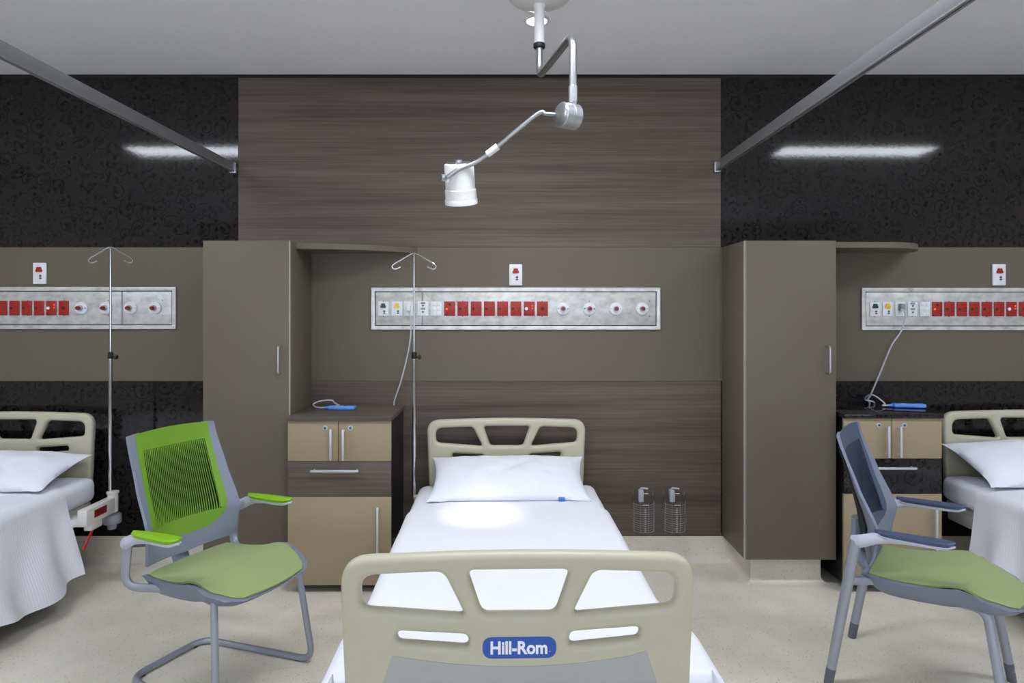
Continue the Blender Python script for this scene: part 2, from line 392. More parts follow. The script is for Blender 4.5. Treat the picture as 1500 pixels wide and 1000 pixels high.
# ------------------------------------------------------------------ bedside cabinets
def cabinet(x0, x1, ztop, top, side, label, lower_handle):
    yf = 3.30; t = thing('bedside_cabinet', label, 'cabinet', ((x0 + x1) / 2, yf, 0), 0, 'bedside cabinets'); w = (x1 - x0) / 2; D = 3.69 - yf
    zb = EYE - (857 - HY) * yf / F
    zs = ztop - .022
    za, zc = ztop - (676 - 610) * yf / F, ztop - (727 - 610) * yf / F
    obj('carcass', bx(-w + .004, w - .002, .02, D - .004, zb, zs - .0005), 'blackgap', t)
    obj('worktop', bx(-w - .004, w + .004, -.012, D, zs, ztop, bev=.0015), top, t)
    def bar(p0, p1, out, par):
        p0, p1 = Vector(p0), Vector(p1); d = (p1 - p0).normalized(); bm = B(); s = .0055
        a, b = p0 - d * .004, p1 + d * .004
        if abs(d.z) > .5: box(bm, p0.x - s, p0.x + s, -out - 2 * s, -out, a.z, b.z, .0012)
        else: box(bm, a.x, b.x, -out - 2 * s, -out, p0.z - s, p0.z + s, .0012)
        for q in (p0 + d * .008, p1 - d * .008): tube(bm, [q + Vector((0, .002, 0)), q + Vector((0, -out - .003, 0))], .0045, n=10)
        obj('handle', bm, 'handle', par, label='pale square bar handle')
    g = .0016; mid = 0.0 - .006
    for s in (-1, 1):
        d = obj('door', bx(*((-w, mid - g) if s < 0 else (mid + g, w)), 0, .018, za + g, zs - g, bev=.001), 'tan', t)
        hx = mid + s * .031
        bar((hx, 0, za + .016), (hx, 0, zs - .042), .022, d)
        lx = mid + s * .066 + (-.003 if s > 0 else 0)
        lk = B(); disc(lk, lx, zs - .036, 0, .0125, .004)
        l_ = obj('lock', lk, 'handle', d)
        k = B(); disc(k, lx, zs - .036, -.004, .0065, .003, 16); box(k, lx - .001, lx + .001, -.0075, -.006, zs - .0405, zs - .0315); obj('key_slot', k, 'symbol', l_)
    d = obj('drawer', bx(-w, w, 0, .018, zc + g, za - g, bev=.001), side, t)
    zh = ztop - (688 - 610) * yf / F
    bar((-.135, 0, zh), (.10, 0, zh), .022, d)
    d = obj('door', bx(-w, w, 0, .018, zb, zc - g, bev=.001), 'tan', t)
    hx = lower_handle; bar((hx, 0, zc - .30), (hx, 0, zc - .052), .022, d)
    for sx in (-1, 1):
        for y in (.06, D - .06):
            c = obj('castor', bx(sx * (w - .05) - .018, sx * (w - .05) + .018, y - .018, y + .018, .034, zb), 'darkmetal', t)
            obj('wheel', lt([(.012, -.011), (.0195, -.008), (.0195, .008), (.012, .011)], 18, aim(Vector((sx * (w - .05), y, .0195)), (1, 0, 0))), 'black', c)
    return t
cabinet(-1.141, -.616, .900, 'timber', 'timber', 'tan-fronted bedside cabinet with a smoked timber top and drawer', .200)
cabinet(1.690, 2.187, .914, 'scroll', 'scroll', 'tan-fronted bedside cabinet with a glossy black scroll-patterned top and drawer', .205)

# ------------------------------------------------------------------ service panels on the taupe band
def hexa(bm, pts, y0, y1):
    lo = [bm.verts.new((x, y0, z)) for x, z in pts]; hi = [bm.verts.new((x, y1, z)) for x, z in pts]
    bm.faces.new(lo); bm.faces.new(hi[::-1])
    for k in range(len(pts)): bm.faces.new((lo[k], lo[(k + 1) % len(pts)], hi[(k + 1) % len(pts)], hi[k]))
    return bm
def call_symbol(par, x, z, y, col, s=1.0):
    """bell-shaped push button and the small figure printed below it"""
    bm = hexa(B(), [(x + a * s, z + b * s) for a, b in ((-.012, .006), (-.016, .0), (-.016, -.006), (-.012, -.009), (.012, -.009), (.016, -.006), (.016, 0), (.012, .006), (.010, .016), (-.010, .016))], y, y - .006)
    obj('call_button', bm, col, par)
    bm = disc(B(), x + .006 * s, z - .028 * s, y, .0062 * s, .001, 14); box(bm, x, x + .012 * s, y - .001, y, z - .043 * s, z - .036 * s); obj('person_symbol', bm, 'symbol', par)
def service_panel(px0, px1, pym, items, seam, screws, label):
    S = F / WALL; xc = (px0 + px1) / 2
    X = lambda px: (px - xc) / S
    hw = (px1 - px0) / 2 / S; hh = .121
    t = thing('medical_service_panel', label, 'service panel', ((xc - CX) / S, WALL, EYE - (pym - HY) / S), 0, 'stainless service panels')
    fw = .0225
    o = [(-hw, -hh), (hw, -hh), (hw, hh), (-hw, hh)]; i_ = [(-hw + fw, -hh + fw), (hw - fw, -hh + fw), (hw - fw, hh - fw), (-hw + fw, hh - fw)]
    fm = board(round_poly(o, .006, 4), [round_poly(i_, .002, 2)], .013, .003, 2); fm.transform(Matrix.Translation((0, -.0068, 0)))
    obj('frame', fm, 'frame', t)
    e = .0045
    b = obj('back_plate', bx(-hw + fw + e, hw - fw - e, -.0065, -.0015, -hh + fw + e, hh - fw - e, bev=.0008), 'panel', t)
    obj('recess', bx(-hw + fw - .003, hw - fw + .003, -.0012, -.0002, -hh + fw - .003, hh - fw + .003), 'black', t)
    for s in screws:
        for z in (.043, -.043): obj('screw', disc(B(), X(s), z, -.0063, .0032, .0014, 10), 'symbol', b)
    if seam is not None:
        obj('seam_strip', bx(X(seam) - .0045, X(seam) + .0045, -.0085, -.0060, -hh + fw + e, hh - fw - e), 'grey', t)
    for kind, px, *r in items:
        x = X(px); w = (r[0] if r else 16) / S / 2; h = .0415; y0 = -.0063; y1 = y0 - .007
        if kind == 'gas':
            bm = lathe(B(), [(.036, 0), (.036, .012), (.033, .016), (.014, .018)], 32, aim(Vector((x, y0, 0)), YN))
            g = obj('gas_outlet', bm, 'white', t)
            obj('collar', lt([(.0155, 0), (.0155, .012), (.0135, .014)], 20, aim(Vector((x, y0 - .017, 0)), YN)), 'steel', g)
            obj('knob', lt([(.011, 0), (.011, .020), (.008, .026), (.003, .027)], 20, aim(Vector((x, y0 - .026, 0)), YN)), 'darkred', g)
            c = r[1] if len(r) > 1 else 'yellow'
            q = B(); box(q, x + .022, x + .031, y0 - .017, y0 - .0140, -.004, .003); box(q, x - .031, x - .024, y0 - .017, y0 - .0140, -.002, .004); obj('gas_marking', q, c, g)
            continue
        white = kind in ('green', 'yellow', 'plug', 'data', 'switch')
        p = obj('outlet_plate', bx(x - w, x + w, y1, y0, -h, h, bev=.003), 'white' if white else 'red', t)
        if kind in ('green', 'yellow'): call_symbol(p, x, .014, y1, kind)
        elif kind == 'plug':
            obj('plug', bx(x - .013, x + .011, y1 - .030, y1, -.012, .030, bev=.004), 'grey' if len(r) > 1 else 'white', p)
        elif kind == 'data':
            for z in (.028, -.004): obj('data_port', bx(x - .013, x + .013, y1 - .0008, y1 + .001, z - .002, z + .010), 'grey', p)
            for z in (.018, -.018): obj('arrow_symbol', hexa(B(), [(x - .007, z + .004), (x + .007, z + .004), (x + .005, z - .002), (x, z - .007), (x - .005, z - .002)], y1 - .001, y1 + .0005), 'symbol', p)
        elif kind == 'switch':
            for z in (.026, 0, -.026):
                for dx in (-.013, .013): obj('rocker_switch', bx(x + dx - .010, x + dx + .010, y1 - .004, y1 + .001, z - .009, z + .009, bev=.002), 'offwhite', p)
        else:
            slot = lambda dx, dz: obj('pin_slot', bx(x + dx - .0018, x + dx + .0018, y1 - .0006, y1 + .001, dz - .005, dz + .005), 'reddark', p)
            rnd = lambda nm, dx, dz, r, m, h=.003: obj(nm, disc(B(), x + dx, dz, y1 + .001, r, h, 16), m, p)
            if kind == 'red':
                for dx, dz in ((.010, .006), (.022, .006), (.016, -.011)): slot(dx, dz)
                rnd('switch', -.016, 0, .0075, 'reddark')
            elif kind == 'redled':
                for dx, dz in ((.008, -.012), (.022, -.012), (.015, -.025)): slot(dx, dz)
                rnd('switch', 0, .024, .0075, 'reddark'); rnd('screw', -.024, -.033, .004, 'reddark', .002)
                rnd('indicator_light', -.016, -.001, .0048, 'led')
            elif kind == 'rcd':
                rnd('screw', -.024, -.033, .004, 'reddark', .002); rnd('test_button', -.016, 0, .009, 'white', .004)
                rnd('indicator_light', .018, .018, .003, 'led', .002); rnd('indicator_light', .018, .002, .0026, 'led', .002)
            else:
                rnd('switch', 0, 0, .011, 'reddark'); rnd('screw', -.024, -.033, .004, 'reddark', .002)
    return t
mid = [('green', 562), ('yellow', 582), ('plug', 600), ('data', 620), ('switch', 639.5), ('redled', 659)] + [('red', 678.3 + 19.35 * k) for k in range(5)] + [('rcd', 775.2), ('redblank', 794.5),
      ('gas', 824.3, 18, 'grey'), ('gas', 863, 18, 'black'), ('gas', 901.5, 18, 'yellow'), ('gas', 940, 18, 'yellow')]
service_panel(544, 967, 452, mid, 619, (562, 678, 737, 794, 863, 951), 'stainless service panel behind the middle bed, crossed by a drip pole')
lft = [('red', 95 - 18 * k, 14.6) for k in range(2, 8)] + [('rcd', 77, 14.6), ('redblank', 95, 14.6), ('gas', 121.5, 18, 'grey'), ('gas', 157.5, 18, 'black'), ('gas', 193.5, 18, 'yellow'), ('gas', 229, 18, 'yellow')]
service_panel(-164, 259, 451, lft, 180, (42, 95, 160, 239), 'stained stainless service panel above the bed with the red lever, crossed by a drip pole')
rgt = [('green', 1280, 14.7), ('yellow', 1298.5, 14.7), ('plug', 1317, 14.7, 'grey'), ('data', 1335, 14.7), ('switch', 1353, 14.7), ('redled', 1371.2, 14.7)] + [('red', 1389.3 + 18.15 * k, 14.7) for k in range(5)] + [('rcd', 1480, 14.7), ('redblank', 1498.3, 14.7)]
service_panel(1261, 1684, 452.5, rgt, None, (1280, 1335, 1389, 1444, 1498), 'stainless service panel above the black-topped cabinet, with a grey plug in it')
def call_point(px, py, label):
    S = F / WALL; w, h = .0375, .061
    t = thing('nurse_call_point', label, 'call button', ((px - CX) / S, WALL, EYE - (py - HY) / S), 0, 'nurse call points')
    p = obj('plate', bx(-w, w, -.014, -.0003, -h, h, bev=.004), 'white', t)
    call_symbol(t, 0, .018, -.0142, 'red', 1.15)
call_point(755.5, 402.5, 'white wall call plate with a red button above the middle panel')
call_point(60, 400.5, 'white wall call plate with a red button above the stained panel')
call_point(1461.5, 402.5, 'white wall call plate with a red button above the panel with the grey plug')

# ------------------------------------------------------------------ handsets with cords
def handset(X, Y, Z, rz, cord_pts, length, label):
    t = thing('nurse_call_handset', label, 'handset', (X, Y, Z), rz, 'blue call handsets')
    L = length / 2
    b = obj('body', bx(-L, L, -.022, .022, .0005, .021, bev=.007, seg=3), 'handset', t)
    obj('collar', tb([(-L + .004, 0, .010), (-L - .022, 0, .010)], [.0085, .006], n=12), 'handset', b)
    for k, (x, m) in enumerate(((-.03, 'yellow'), (.02, 'green'))):
        obj('key', lt([(.008, 0), (.007, .002)], 16, Matrix.Translation((x, 0, .0205))), m, b)
    inv = (Matrix.Translation((X, Y, Z)) @ Matrix.Rotation(rz, 4, 'Z')).inverted()
    pts = [Vector((-L - .018, 0, .010)), Vector((-L - .05, 0, .008))] + [inv @ Vector(p) for p in cord_pts]
    obj('cord', tb(catmull(pts, 8), .0042, n=10), 'cord', t, label='pale cord to the wall plug')
def W(px, py, Y): return tuple(at(px, py, Y))
handset(-.925, 3.53, .900, math.radians(-5), [W(463, 596, 3.56), W(459, 592, 3.60), W(468, 587.5, 3.63), W(485, 586, 3.655), (-1.0, 3.678, .911), (-.93, 3.703, .87), (-.80, 3.705, .80), (-.70, 3.705, .82),
        W(577, 594, 3.705), W(578, 586, 3.70), W(588, 556, 3.69), W(598, 515, 3.68), W(602, 485, 3.67), W(601, 466, 3.665), W(599.5, 455, 3.67)], .150, 'blue handset with looped grey cord on the timber-topped cabinet')
handset(2.150, 3.515, .914, math.radians(-7), [W(1296, 591, 3.53), W(1284, 581, 3.56), W(1274, 578, 3.60), W(1267, 585, 3.66), (2.055, 3.682, .918), (2.06, 3.703, .88), (2.08, 3.706, .86),
        W(1272, 586, 3.706), W(1275, 579, 3.70), W(1288, 549, 3.69), W(1305, 508, 3.68), W(1320, 485, 3.67), W(1326, 465, 3.66), W(1324.5, 455, 3.655), W(1319, 453.5, 3.66)], .165, 'blue handset with pale cord on the glossy black cabinet top')

# ------------------------------------------------------------------ beds
PX = 1.611 / F
def bp(cx, cy): return ((cx - 712) / 2.542 * PX, .843 - (cy - 68) / 2.542 * PX)
OUT = [bp(75, 700), bp(57, 300), bp(52, 81), bp(712, 61), bp(1372, 81), bp(1362, 300), bp(1345, 700)]
outline = round_poly(OUT, [.03, .05, .088, .30, .088, .05, .03], 12)
HL = round_poly([bp(125, 148), bp(432, 137), bp(512, 298), bp(130, 268)], [.045, .022, .018, .024])
HR = round_poly([bp(1424 - 125, 148), bp(1424 - 432, 137), bp(1424 - 512, 298), bp(1424 - 130, 268)], [.045, .022, .018, .024], 9)
HM = round_poly([bp(521, 132), bp(903, 132), bp(848, 293), bp(576, 293)], [.020, .020, .018, .018])
SL = round_poly([bp(262, 354), bp(524, 370), bp(524, 416), bp(262, 394)], .017)
SR = round_poly([bp(1424 - 262, 348), bp(1424 - 524, 364), bp(1424 - 524, 414), bp(1424 - 262, 390)], .017)
HOLES = [HL, HR, HM, SL, SR]
EB = .017
BOARD = board(outline, HOLES, .042, EB, 4)
def bed(X, Y, rz, dz, label, pole_side, pole_x, middle=False):
    t = thing('hospital_bed', label, 'bed', (X, Y, 0), rz, 'ivory-ended hospital beds')
    for nm, y, flip in (('headboard', .990, False), ('footboard', -.990, False)):
        me = BOARD.copy(); me.transform(Matrix.Translation((0, y, dz)))
        b = obj(nm, me, 'bedplastic', t, 50)
        if nm == 'footboard':
            yf = y - .0214
            pl = B()
            top = [bp(245, 436)] + [(bp(245 + 940 * k / 16, 0)[0], bp(0, 436 + 46 * (1 - (2 * k / 16 - 1) ** 2))[1]) for k in range(1, 16)] + [bp(1185, 430)]
            hexa(pl, [(x, z + dz) for x, z in [bp(165, 690)] + [bp(205, 559)] + top + [bp(1228, 559), bp(1268, 690)]], yf + .003, yf - .0008)
            obj('inset_panel', pl, 'bedpanel', b, label='smooth grey inset panel')
            bd = board(round_poly([(x, z) for x, z in (bp(577, 374), bp(850, 374), bp(850, 452), bp(577, 452))], .026, 10), [], .004, .001, 2); bd.transform(Matrix.Translation((0, yf + .0005, dz)))
            obj('badge', bd, 'logo', b, label='blue rounded name badge')
            me = lettering('Hill-Rom', .0400, .0006, .00125); cx, cz = bp(711, 414)
            me.transform(Matrix.Translation((cx, yf - .0022, cz + dz)) @ Matrix.Diagonal((.98, 1, 1.08, 1)))
            obj('badge_lettering', me, 'logotext', b)
            obj('registered_dot', disc(B(), bp(826, 0)[0], bp(0, 427)[1] + dz, yf - .0012, .0012, .001, 10), 'logotext', b)
        bm = B()
        for s in (-1, 1):
            for k in range(7):
                px = 712 + s * (600 - 42 * k); zz = {0: 108, 1: 92, 2: 85, 3: 81, 4: 79, 5: 78, 6: 77}[k]
                x, z = bp(px, zz)
                bmesh.ops.create_icosphere(bm, subdivisions=1, radius=.0030, matrix=Matrix.Translation((x, y - .010, z + dz - .0015)))
        obj('grip_dots', bm, 'bedplastic', b)
    zf = .36 + dz
    fr = B(); 
    for s in (-1, 1): box(fr, s * .40 - .03, s * .40 + .03, -.96, .96, zf - .11, zf - .03, .006)
    for y in (-.9, -.3, .3, .9): box(fr, -.38, .38, y - .03, y + .03, zf - .10, zf - .04, .006)
    obj('bed_frame', fr, 'bedmetal', t)
    obj('mattress_platform', bx(-.44, .44, -.955, .955, zf - .03, zf - .004, bev=.006), 'bedmetal', t)
    bs = B()
    for s in (-1, 1): box(bs, s * .33 - .035, s * .33 + .035, -.72, .72, .14, .20, .008)
    for y in (-.5, .5): box(bs, -.3, .3, y - .05, y + .05, .15, .19, .006)
    for y in (-.45, .45):
        for s in (-1, 1): tube(bs, [(s * .2, y, .18), (s * .2, y * .7, zf - .06)], .022)
    obj('undercarriage', bs, 'darkmetal', t)
    for sx in (-1, 1):
        for y in (-.70, .70):
            x = sx * .33
            c = obj('castor', tb([(x, y, .145), (x, y, .118), (x, y + .02, .09), (x, y + .02, .065)], .016), 'grey', t)
            obj('wheel', lt([(.03, -.02), (.062, -.016), (.0625, 0), (.062, .016), (.03, .02)], 28, aim(Vector((x, y + .02, .0625)), (1, 0, 0))), 'foot', c)
    # drip-pole bracket with its bumper wheel
    s = pole_side; x = pole_x; yb = .895
    br = B(); zb = .345 + dz * .6
    box(br, min(x - s * .028, x + s * .022), max(x - s * .028, x + s * .022), .64, yb - .02, zb - .012, zb + .072, .008)
    box(br, min(s * .38, x), max(s * .38, x), .66, .74, zb - .02, zb + .02, .006)
    brk = obj('pole_bracket', br, 'bedmetal', t)
    obj('pole_socket', lt([(.024, -.012), (.026, -.008), (.026, .085), (.030, .087), (.030, .097), (.0125, .098)], 24, Matrix.Translation((x - s * .004, yb, zb))), 'bedmetal', brk)
    obj('bumper_wheel', lt([(.020, -.105), (.022, -.100), (.022, -.078), (.042, -.074), (.046, -.068), (.046, -.032), (.042, -.026), (.02, -.024), (.02, -.012)], 28, Matrix.Translation((x - s * .008, yb, zb))), 'grey', brk)
    obj('label_plate', bx(x + s * .020, x + s * .0235, .70, .80, zb + .015, zb + .052) if False else bx(min(x - s * .002, x + s * .0235), max(x - s * .002, x + s * .0235), .70, .80, zb + .016, zb + .054), 'darkred', brk)
    lv = B(); box(lv, x - .02, x + .02, .68, .77, zb - .045, zb - .01, .005); obj('release_box', lv, 'bedmetal', brk)
    obj('release_lever', tb([(x + s * .012, .72, zb - .025), (x + s * .012, .70, zb - .045), (x + s * .010, .63, zb - .125)], [.007, .009, .008], n=10, squash=.6), 'redlever', brk)
    # handles of the lowered side rails
    for sx in (-1, 1):
        obj('side_rail', tb(curve_pts([(sx * .452, -.90, .22 + dz), (sx * .456, -.90, .325 + dz), (sx * .456, -.15, .325 + dz), (sx * .452, -.15, .22 + dz)], 6, .06), .014, n=10), 'grey', t)
    return t
def mattress(X, Y, rz, ztop, label):
    t = thing('mattress', label, 'mattress', (X, Y, ztop), rz, 'sheeted mattresses')
    bm = bx(-.478, .478, -.945, .950, -.134, 0, bev=.045, seg=4)
    bmesh.ops.subdivide_edges(bm, edges=[e for e in bm.edges if e.calc_length() > .3], cuts=24, use_grid_fill=True)
    for v in bm.verts:
        p = v.co; nz = noise.noise(Vector((p.x * 5, p.y * 4, p.z * 9)) + Vector((X, 0, 0)))
        v.co.z += .006 * nz + (.004 if p.z > -.02 else 0) * noise.noise(Vector((p.x * 14, p.y * 6, 3)))
        if abs(p.x) > .44: v.co.x *= 1 + .012 * nz + .006
    obj('fitted_sheet', bm, 'sheet', t, 60)
    return t
def bedspread(X, Y, rz, ztop, hem, y_head, flare, label, seed=0, wt=.436, slant=0, fold=1.0):
    t = thing('bed_blanket', label, 'blanket', (X, Y, ztop), rz, 'white cotton blankets')
    R = .055; drop = ztop - R - hem; yf = -.915; L = wt + R * PI / 2 + drop
    foot = .045; fd = .10
    def pos(u, v):
        a = (u * 2 - 1); sg = 1 if a >= 0 else -1; s = abs(a) * L
        Lv = (y_head - yf) + foot * PI / 2 + fd; q = v * Lv; dzf = 0
        if q < y_head - yf: y = y_head - q
        elif q < y_head - yf + foot * PI / 2:
            th = (q - (y_head - yf)) / foot; y = yf - foot * .55 * math.sin(th); dzf = foot * (1 - math.cos(th))
        else: y = yf - foot * .55; dzf = foot + (q - (y_head - yf) - foot * PI / 2)
        nz = noise.noise(Vector((a * 3 + seed, y * 3.2, seed)));  n2 = noise.noise(Vector((a * 11 + seed, y * 9, 7 + seed)))
        if s < wt: x, z, tt = s, 0, 0
        elif s < wt + R * PI / 2:
            th = (s - wt) / R; x = wt + R * math.sin(th); z = -R * (1 - math.cos(th)); tt = 0
        else:
            tt = (s - wt - R * PI / 2) / drop; x = wt + R + flare * tt ** 1.15; z = -R - drop * tt
            w1 = .5 + .5 * math.sin(y * 11 + seed * 2 + 1.6 * noise.noise(Vector((y * 2, seed, 1))))
            x += fold * tt * (.045 * (w1 - .5) + .020 * math.sin(y * 27 + seed * 5 + 2 * nz))
            z += .014 * tt * math.sin(y * 9 + seed)
            y += tt * slant * max(0, (y - .2) / .5)
        z += .0045 * nz + .0018 * n2 if tt == 0 else .004 * nz
        if fold < 1:
            k = max(0, min(1, (-.40 - y) / .32)); k = k * k * (3 - 2 * k); x += (.058 if sg > 0 else .030) * k * max(0, min(1, (s - wt + .12) / .14))
        if tt == 0: z -= dzf
        else: x -= dzf * .25; 
        return (sg * x, y, z)
    bm = B(); grid(bm, pos, 150, 110); thicken(bm, .005)
    obj('cloth', bm, 'spread', t, 70)
    return t
def pillow(X, Y, Z, tilt, L, D, H, label, seed=0, tagx=None, rz=0):
    t = thing('pillow', label, 'pillow', (X, Y, Z), rz, 'white bed pillows')
    bm = B()
    N, K = 64, 44
    def side(sgn):
        def f(u, v):
            a, b = u * 2 - 1, v * 2 - 1
            pin = (abs(a) ** 4) * (abs(b) ** 4)
            x = a * L / 2 * (1 - .050 * (1 - b * b) * abs(a) ** 3 - .0 + .025 * pin); y = b * D / 2 * (1 - .10 * (1 - a * a) * abs(b) ** 2 * .5 + .05 * pin)
            e = max(0, (1 - abs(a) ** 2.6)) ** .62 * max(0, (1 - abs(b) ** 2.2)) ** .60
            wr = .010 * noise.noise(Vector((a * 2.4 + seed, b * 2 + seed, sgn))) + .007 * noise.noise(Vector((a * 7 + seed, b * 3.2, sgn + 5)))
            crease = -.012 * math.exp(-((a * .9 + b * .35 - .25 * math.sin(b * 3 + seed)) / .10) ** 2) * (1 - b * b)
            z = sgn * H / 2 * e * (1.15 if sgn > 0 else .85) + (wr + crease) * e * (1 if sgn > 0 else .3)
            z += .010 * pin * noise.noise(Vector((a * 9, b * 9, seed)))
            return (x, y, z)
        return f
    A = grid(bm, side(1), N, K); Bv = grid(bm, side(-1), N, K)
    bmesh.ops.remove_doubles(bm, verts=bm.verts[:], dist=.0004)
    R = Matrix.Rotation(tilt, 4, 'X'); bm.transform(R)
    p = obj('pillowcase', bm, 'pillow', t, 75)
    if tagx is not None:
        q = B(); box(q, tagx - .016, tagx + .016, -D / 2 - .004, -D / 2 + .016, -.022, .012, .002); q.transform(R)
        obj('cloth_tag', q, 'bluetag', p, label='small blue cloth tag')
    return t
RZ = math.radians(1.35)
def local(cx, cy, rz, x, y):
    return cx + x * math.cos(rz) - y * math.sin(rz), cy + x * math.sin(rz) + y * math.cos(rz)
MB, LB, RB = (-.0065, 2.6075), (-2.752, 2.6075), (2.825, 2.6075)
bed(*MB, RZ, 0, 'middle hospital bed with ivory end boards and a blue name badge on the footboard', -1, -.478, True)
bed(*LB, 0, .035, 'hospital bed with a red lever and drip-pole bracket at its corner beside the green chair', 1, .600)
bed(*RB, 0, .045, 'hospital bed beyond the slate-backed chair, beside the black-topped cabinet', 1, .600)
for (cx, cy), rz, zt, nm in ((MB, RZ, .490, 'sheeted mattress of the middle bed with the blue-badged footboard'), (LB, 0, .530, 'sheeted mattress showing its corner by the red lever near the green chair'), (RB, 0, .540, 'sheeted mattress of the bed beyond the slate-backed chair')):
    mattress(cx, cy, rz, zt, nm)
bedspread(*MB, RZ, .496, .16, .480, .015, 'smooth white blanket lit by the lamp spot on the middle bed', 0.3, fold=.45)
bedspread(*LB, 0, .541, .10, .66, .105, 'white blanket hanging nearly to the floor opposite the green chair', 1.7, .450)
bedspread(*RB, 0, .551, .09, .66, .045, 'white blanket hanging beside the slate-backed chair', 4.2, .440)
px, py = local(*MB, RZ, .006, .775)
pillow(px, py, .565, math.radians(21), .80, .37, .135, 'white pillow with a small blue tag on the middle bed', 0, .262, RZ)
pillow(LB[0] + .02, LB[1] + .745, .605, math.radians(14), .86, .38, .145, 'white pillow by the rail with the red lever, partly out of the picture', 3.3)
pillow(RB[0] - .03, RB[1] + .765, .640, math.radians(20), .86, .39, .16, 'creased white pillow beside the black-topped cabinet', 6.1)

# ------------------------------------------------------------------ drip poles
def drip_pole(X, Y, ztop, zbot, label, knob=1):
    t = thing('drip_pole', label, 'IV pole', (X, Y, zbot), 0, 'chrome drip poles'); h = ztop - zbot
    zj = EYE - (519 - HY) * Y / F - zbot
    obj('lower_tube', tb([(0, 0, 0), (0, 0, zj)], .0098, n=16), 'chrome', t)
    obj('upper_tube', tb([(0, 0, zj - .02), (0, 0, h - .004)], .0058, n=14), 'chrome', t)
    k = lt([(.013, -.018), (.0145, -.014), (.0145, .012), (.010, .018)], 18, Matrix.Translation((0, 0, zj - .004)))
    c = obj('clamp_collar', k, 'black', t)
    kb = B(); tube(kb, [(knob * .010, 0, zj - .014), (knob * .026, 0, zj - .014)], .005, n=10); tube(kb, [(knob * .024, 0, zj - .014), (knob * .036, 0, zj - .014)], [.013, .011], n=10)
    obj('clamp_knob', kb, 'black', c)
    for s in (-1, 1):
        pts = [(0, 0, h), (s * .018, 0, h - .004), (s * .072, 0, h - .036), (s * .100, 0, h - .052), (s * .117, 0, h - .066), (s * .116, 0, h - .078), (s * .100, 0, h - .084), (s * .072, 0, h - .072)]
        obj('bag_hook', tb(catmull(pts, 6), .0036, n=10), 'chrome', t)
px, py = local(*MB, RZ, -.474, .895)
drip_pole(-.527, py, EYE + 82 * py / F, .44, 'chrome drip pole in front of the middle service panel')
drip_pole((162 - CX) * 3.5025 / F, 3.5025, EYE + 91 * 3.5025 / F, .448, 'chrome drip pole on the bed with the red lever')

# ------------------------------------------------------------------ curtain tracks
def track(X, zlo, zhi, label):
    t = thing('curtain_track', label, 'curtain rail', (X, WALL, zlo), 0, 'ceiling curtain tracks')
    h = zhi - zlo; L = 5.4
    bm = B(); box(bm, -.012, .012, -L, -.022, .007, h, .0015); box(bm, -.012, -.003, -L, -.022, 0, .007); box(bm, .003, .012, -L, -.022, 0, .007)
    obj('rail', bm, 'rail', t)
    obj('wall_bracket', bx(-.018, .018, -.026, -.0003, -.006, h + .003, bev=.002), 'alu', t)
    for y in (-2.6, -4.2):
        obj('drop_rod', tb([(0, y, h - .002), (0, y, CEIL - zlo + .004)], .008), 'alu', t)
track((341 - CX) * 3.70 / F, 2.228, 2.279, 'grey metal curtain track ending on the dark panel above the green chair')
track((1051 - CX) * 3.70 / F, 2.234, 2.285, 'grey metal curtain track ending on the timber panel above the suction jars')

# ------------------------------------------------------------------ suction jars
def jar(X, label):
    Yc = 3.642; z0 = .186
    t = thing('suction_jar', label, 'jar', (X, Yc, z0), 0, 'clear graduated suction jars')
    r, h = .060, .225
    obj('vessel', lt([(.002, .004), (r * .90, .003), (r * .97, .008), (r, .016), (r * 1.02, h - .02), (r * 1.06, h)], 40, None, False), 'clear', t)
    obj('lid', lt([(r * 1.09, h), (r * 1.09, h + .010), (r * .85, h + .016), (.002, h + .017)], 36, None, False), 'clear', t)
    bm = B()
    for k in range(13):
        z = .026 + k * .0125; rr = r * (1 + .02 * z / h) + .0006; c = [(rr * math.cos(a), rr * math.sin(a), z) for a in [PI * 1.02 + PI * .96 * q / 24 for q in range(25)]]
        tube(bm, c, .00032 if k % 4 else .0005, n=5)
    for a in (-.5, -1.25, -2.0, -2.7): 
        tube(bm, [((r + .0006) * math.cos(a), (r + .0006) * math.sin(a), .02), ((r * 1.02 + .0006) * math.cos(a), (r * 1.02 + .0006) * math.sin(a), h - .03)], .0004, n=5)
    obj('graduation_rings', bm, 'mark', t)
    bm = B()
    for k in range(13): box(bm, -.005, .005, -r - .0026, -r - .0012, .03 + k * .0105, .0325 + k * .0105)
    box(bm, -.014, .018, -r - .0030, -r - .0012, .176, .181)
    obj('scale_ticks', bm, 'mark', t)
    bm = B(); box(bm, -.030, -.002, -.030, .000, h - .040, h + .026, .004); obj('valve_block', bm, 'valve', t)
    bm = B(); tube(bm, curve_pts([(-.016, -.014, h + .020), (-.016, -.014, h + .036), (.024, -.014, h + .031)], 5, .01), .0055, n=10); obj('valve_lever', bm, 'valve', t)
    bm = B(); tube(bm, [(-.01, -.012, h + .004), (.026, -.014, h + .004)], .004, n=10); obj('hose_spigot', bm, 'chrome', t)
    obj('wall_bracket', bx(-.012, .012, .0655, WALL - Yc - .0005, h - .03, h + .006, bev=.003), 'offwhite', t)
jar((942 - CX) * 3.642 / F, 'clear graduated jar on the timber wall, nearer the middle bed')
jar((987.5 - CX) * 3.642 / F, 'clear graduated jar on the timber wall, nearer the wardrobe')

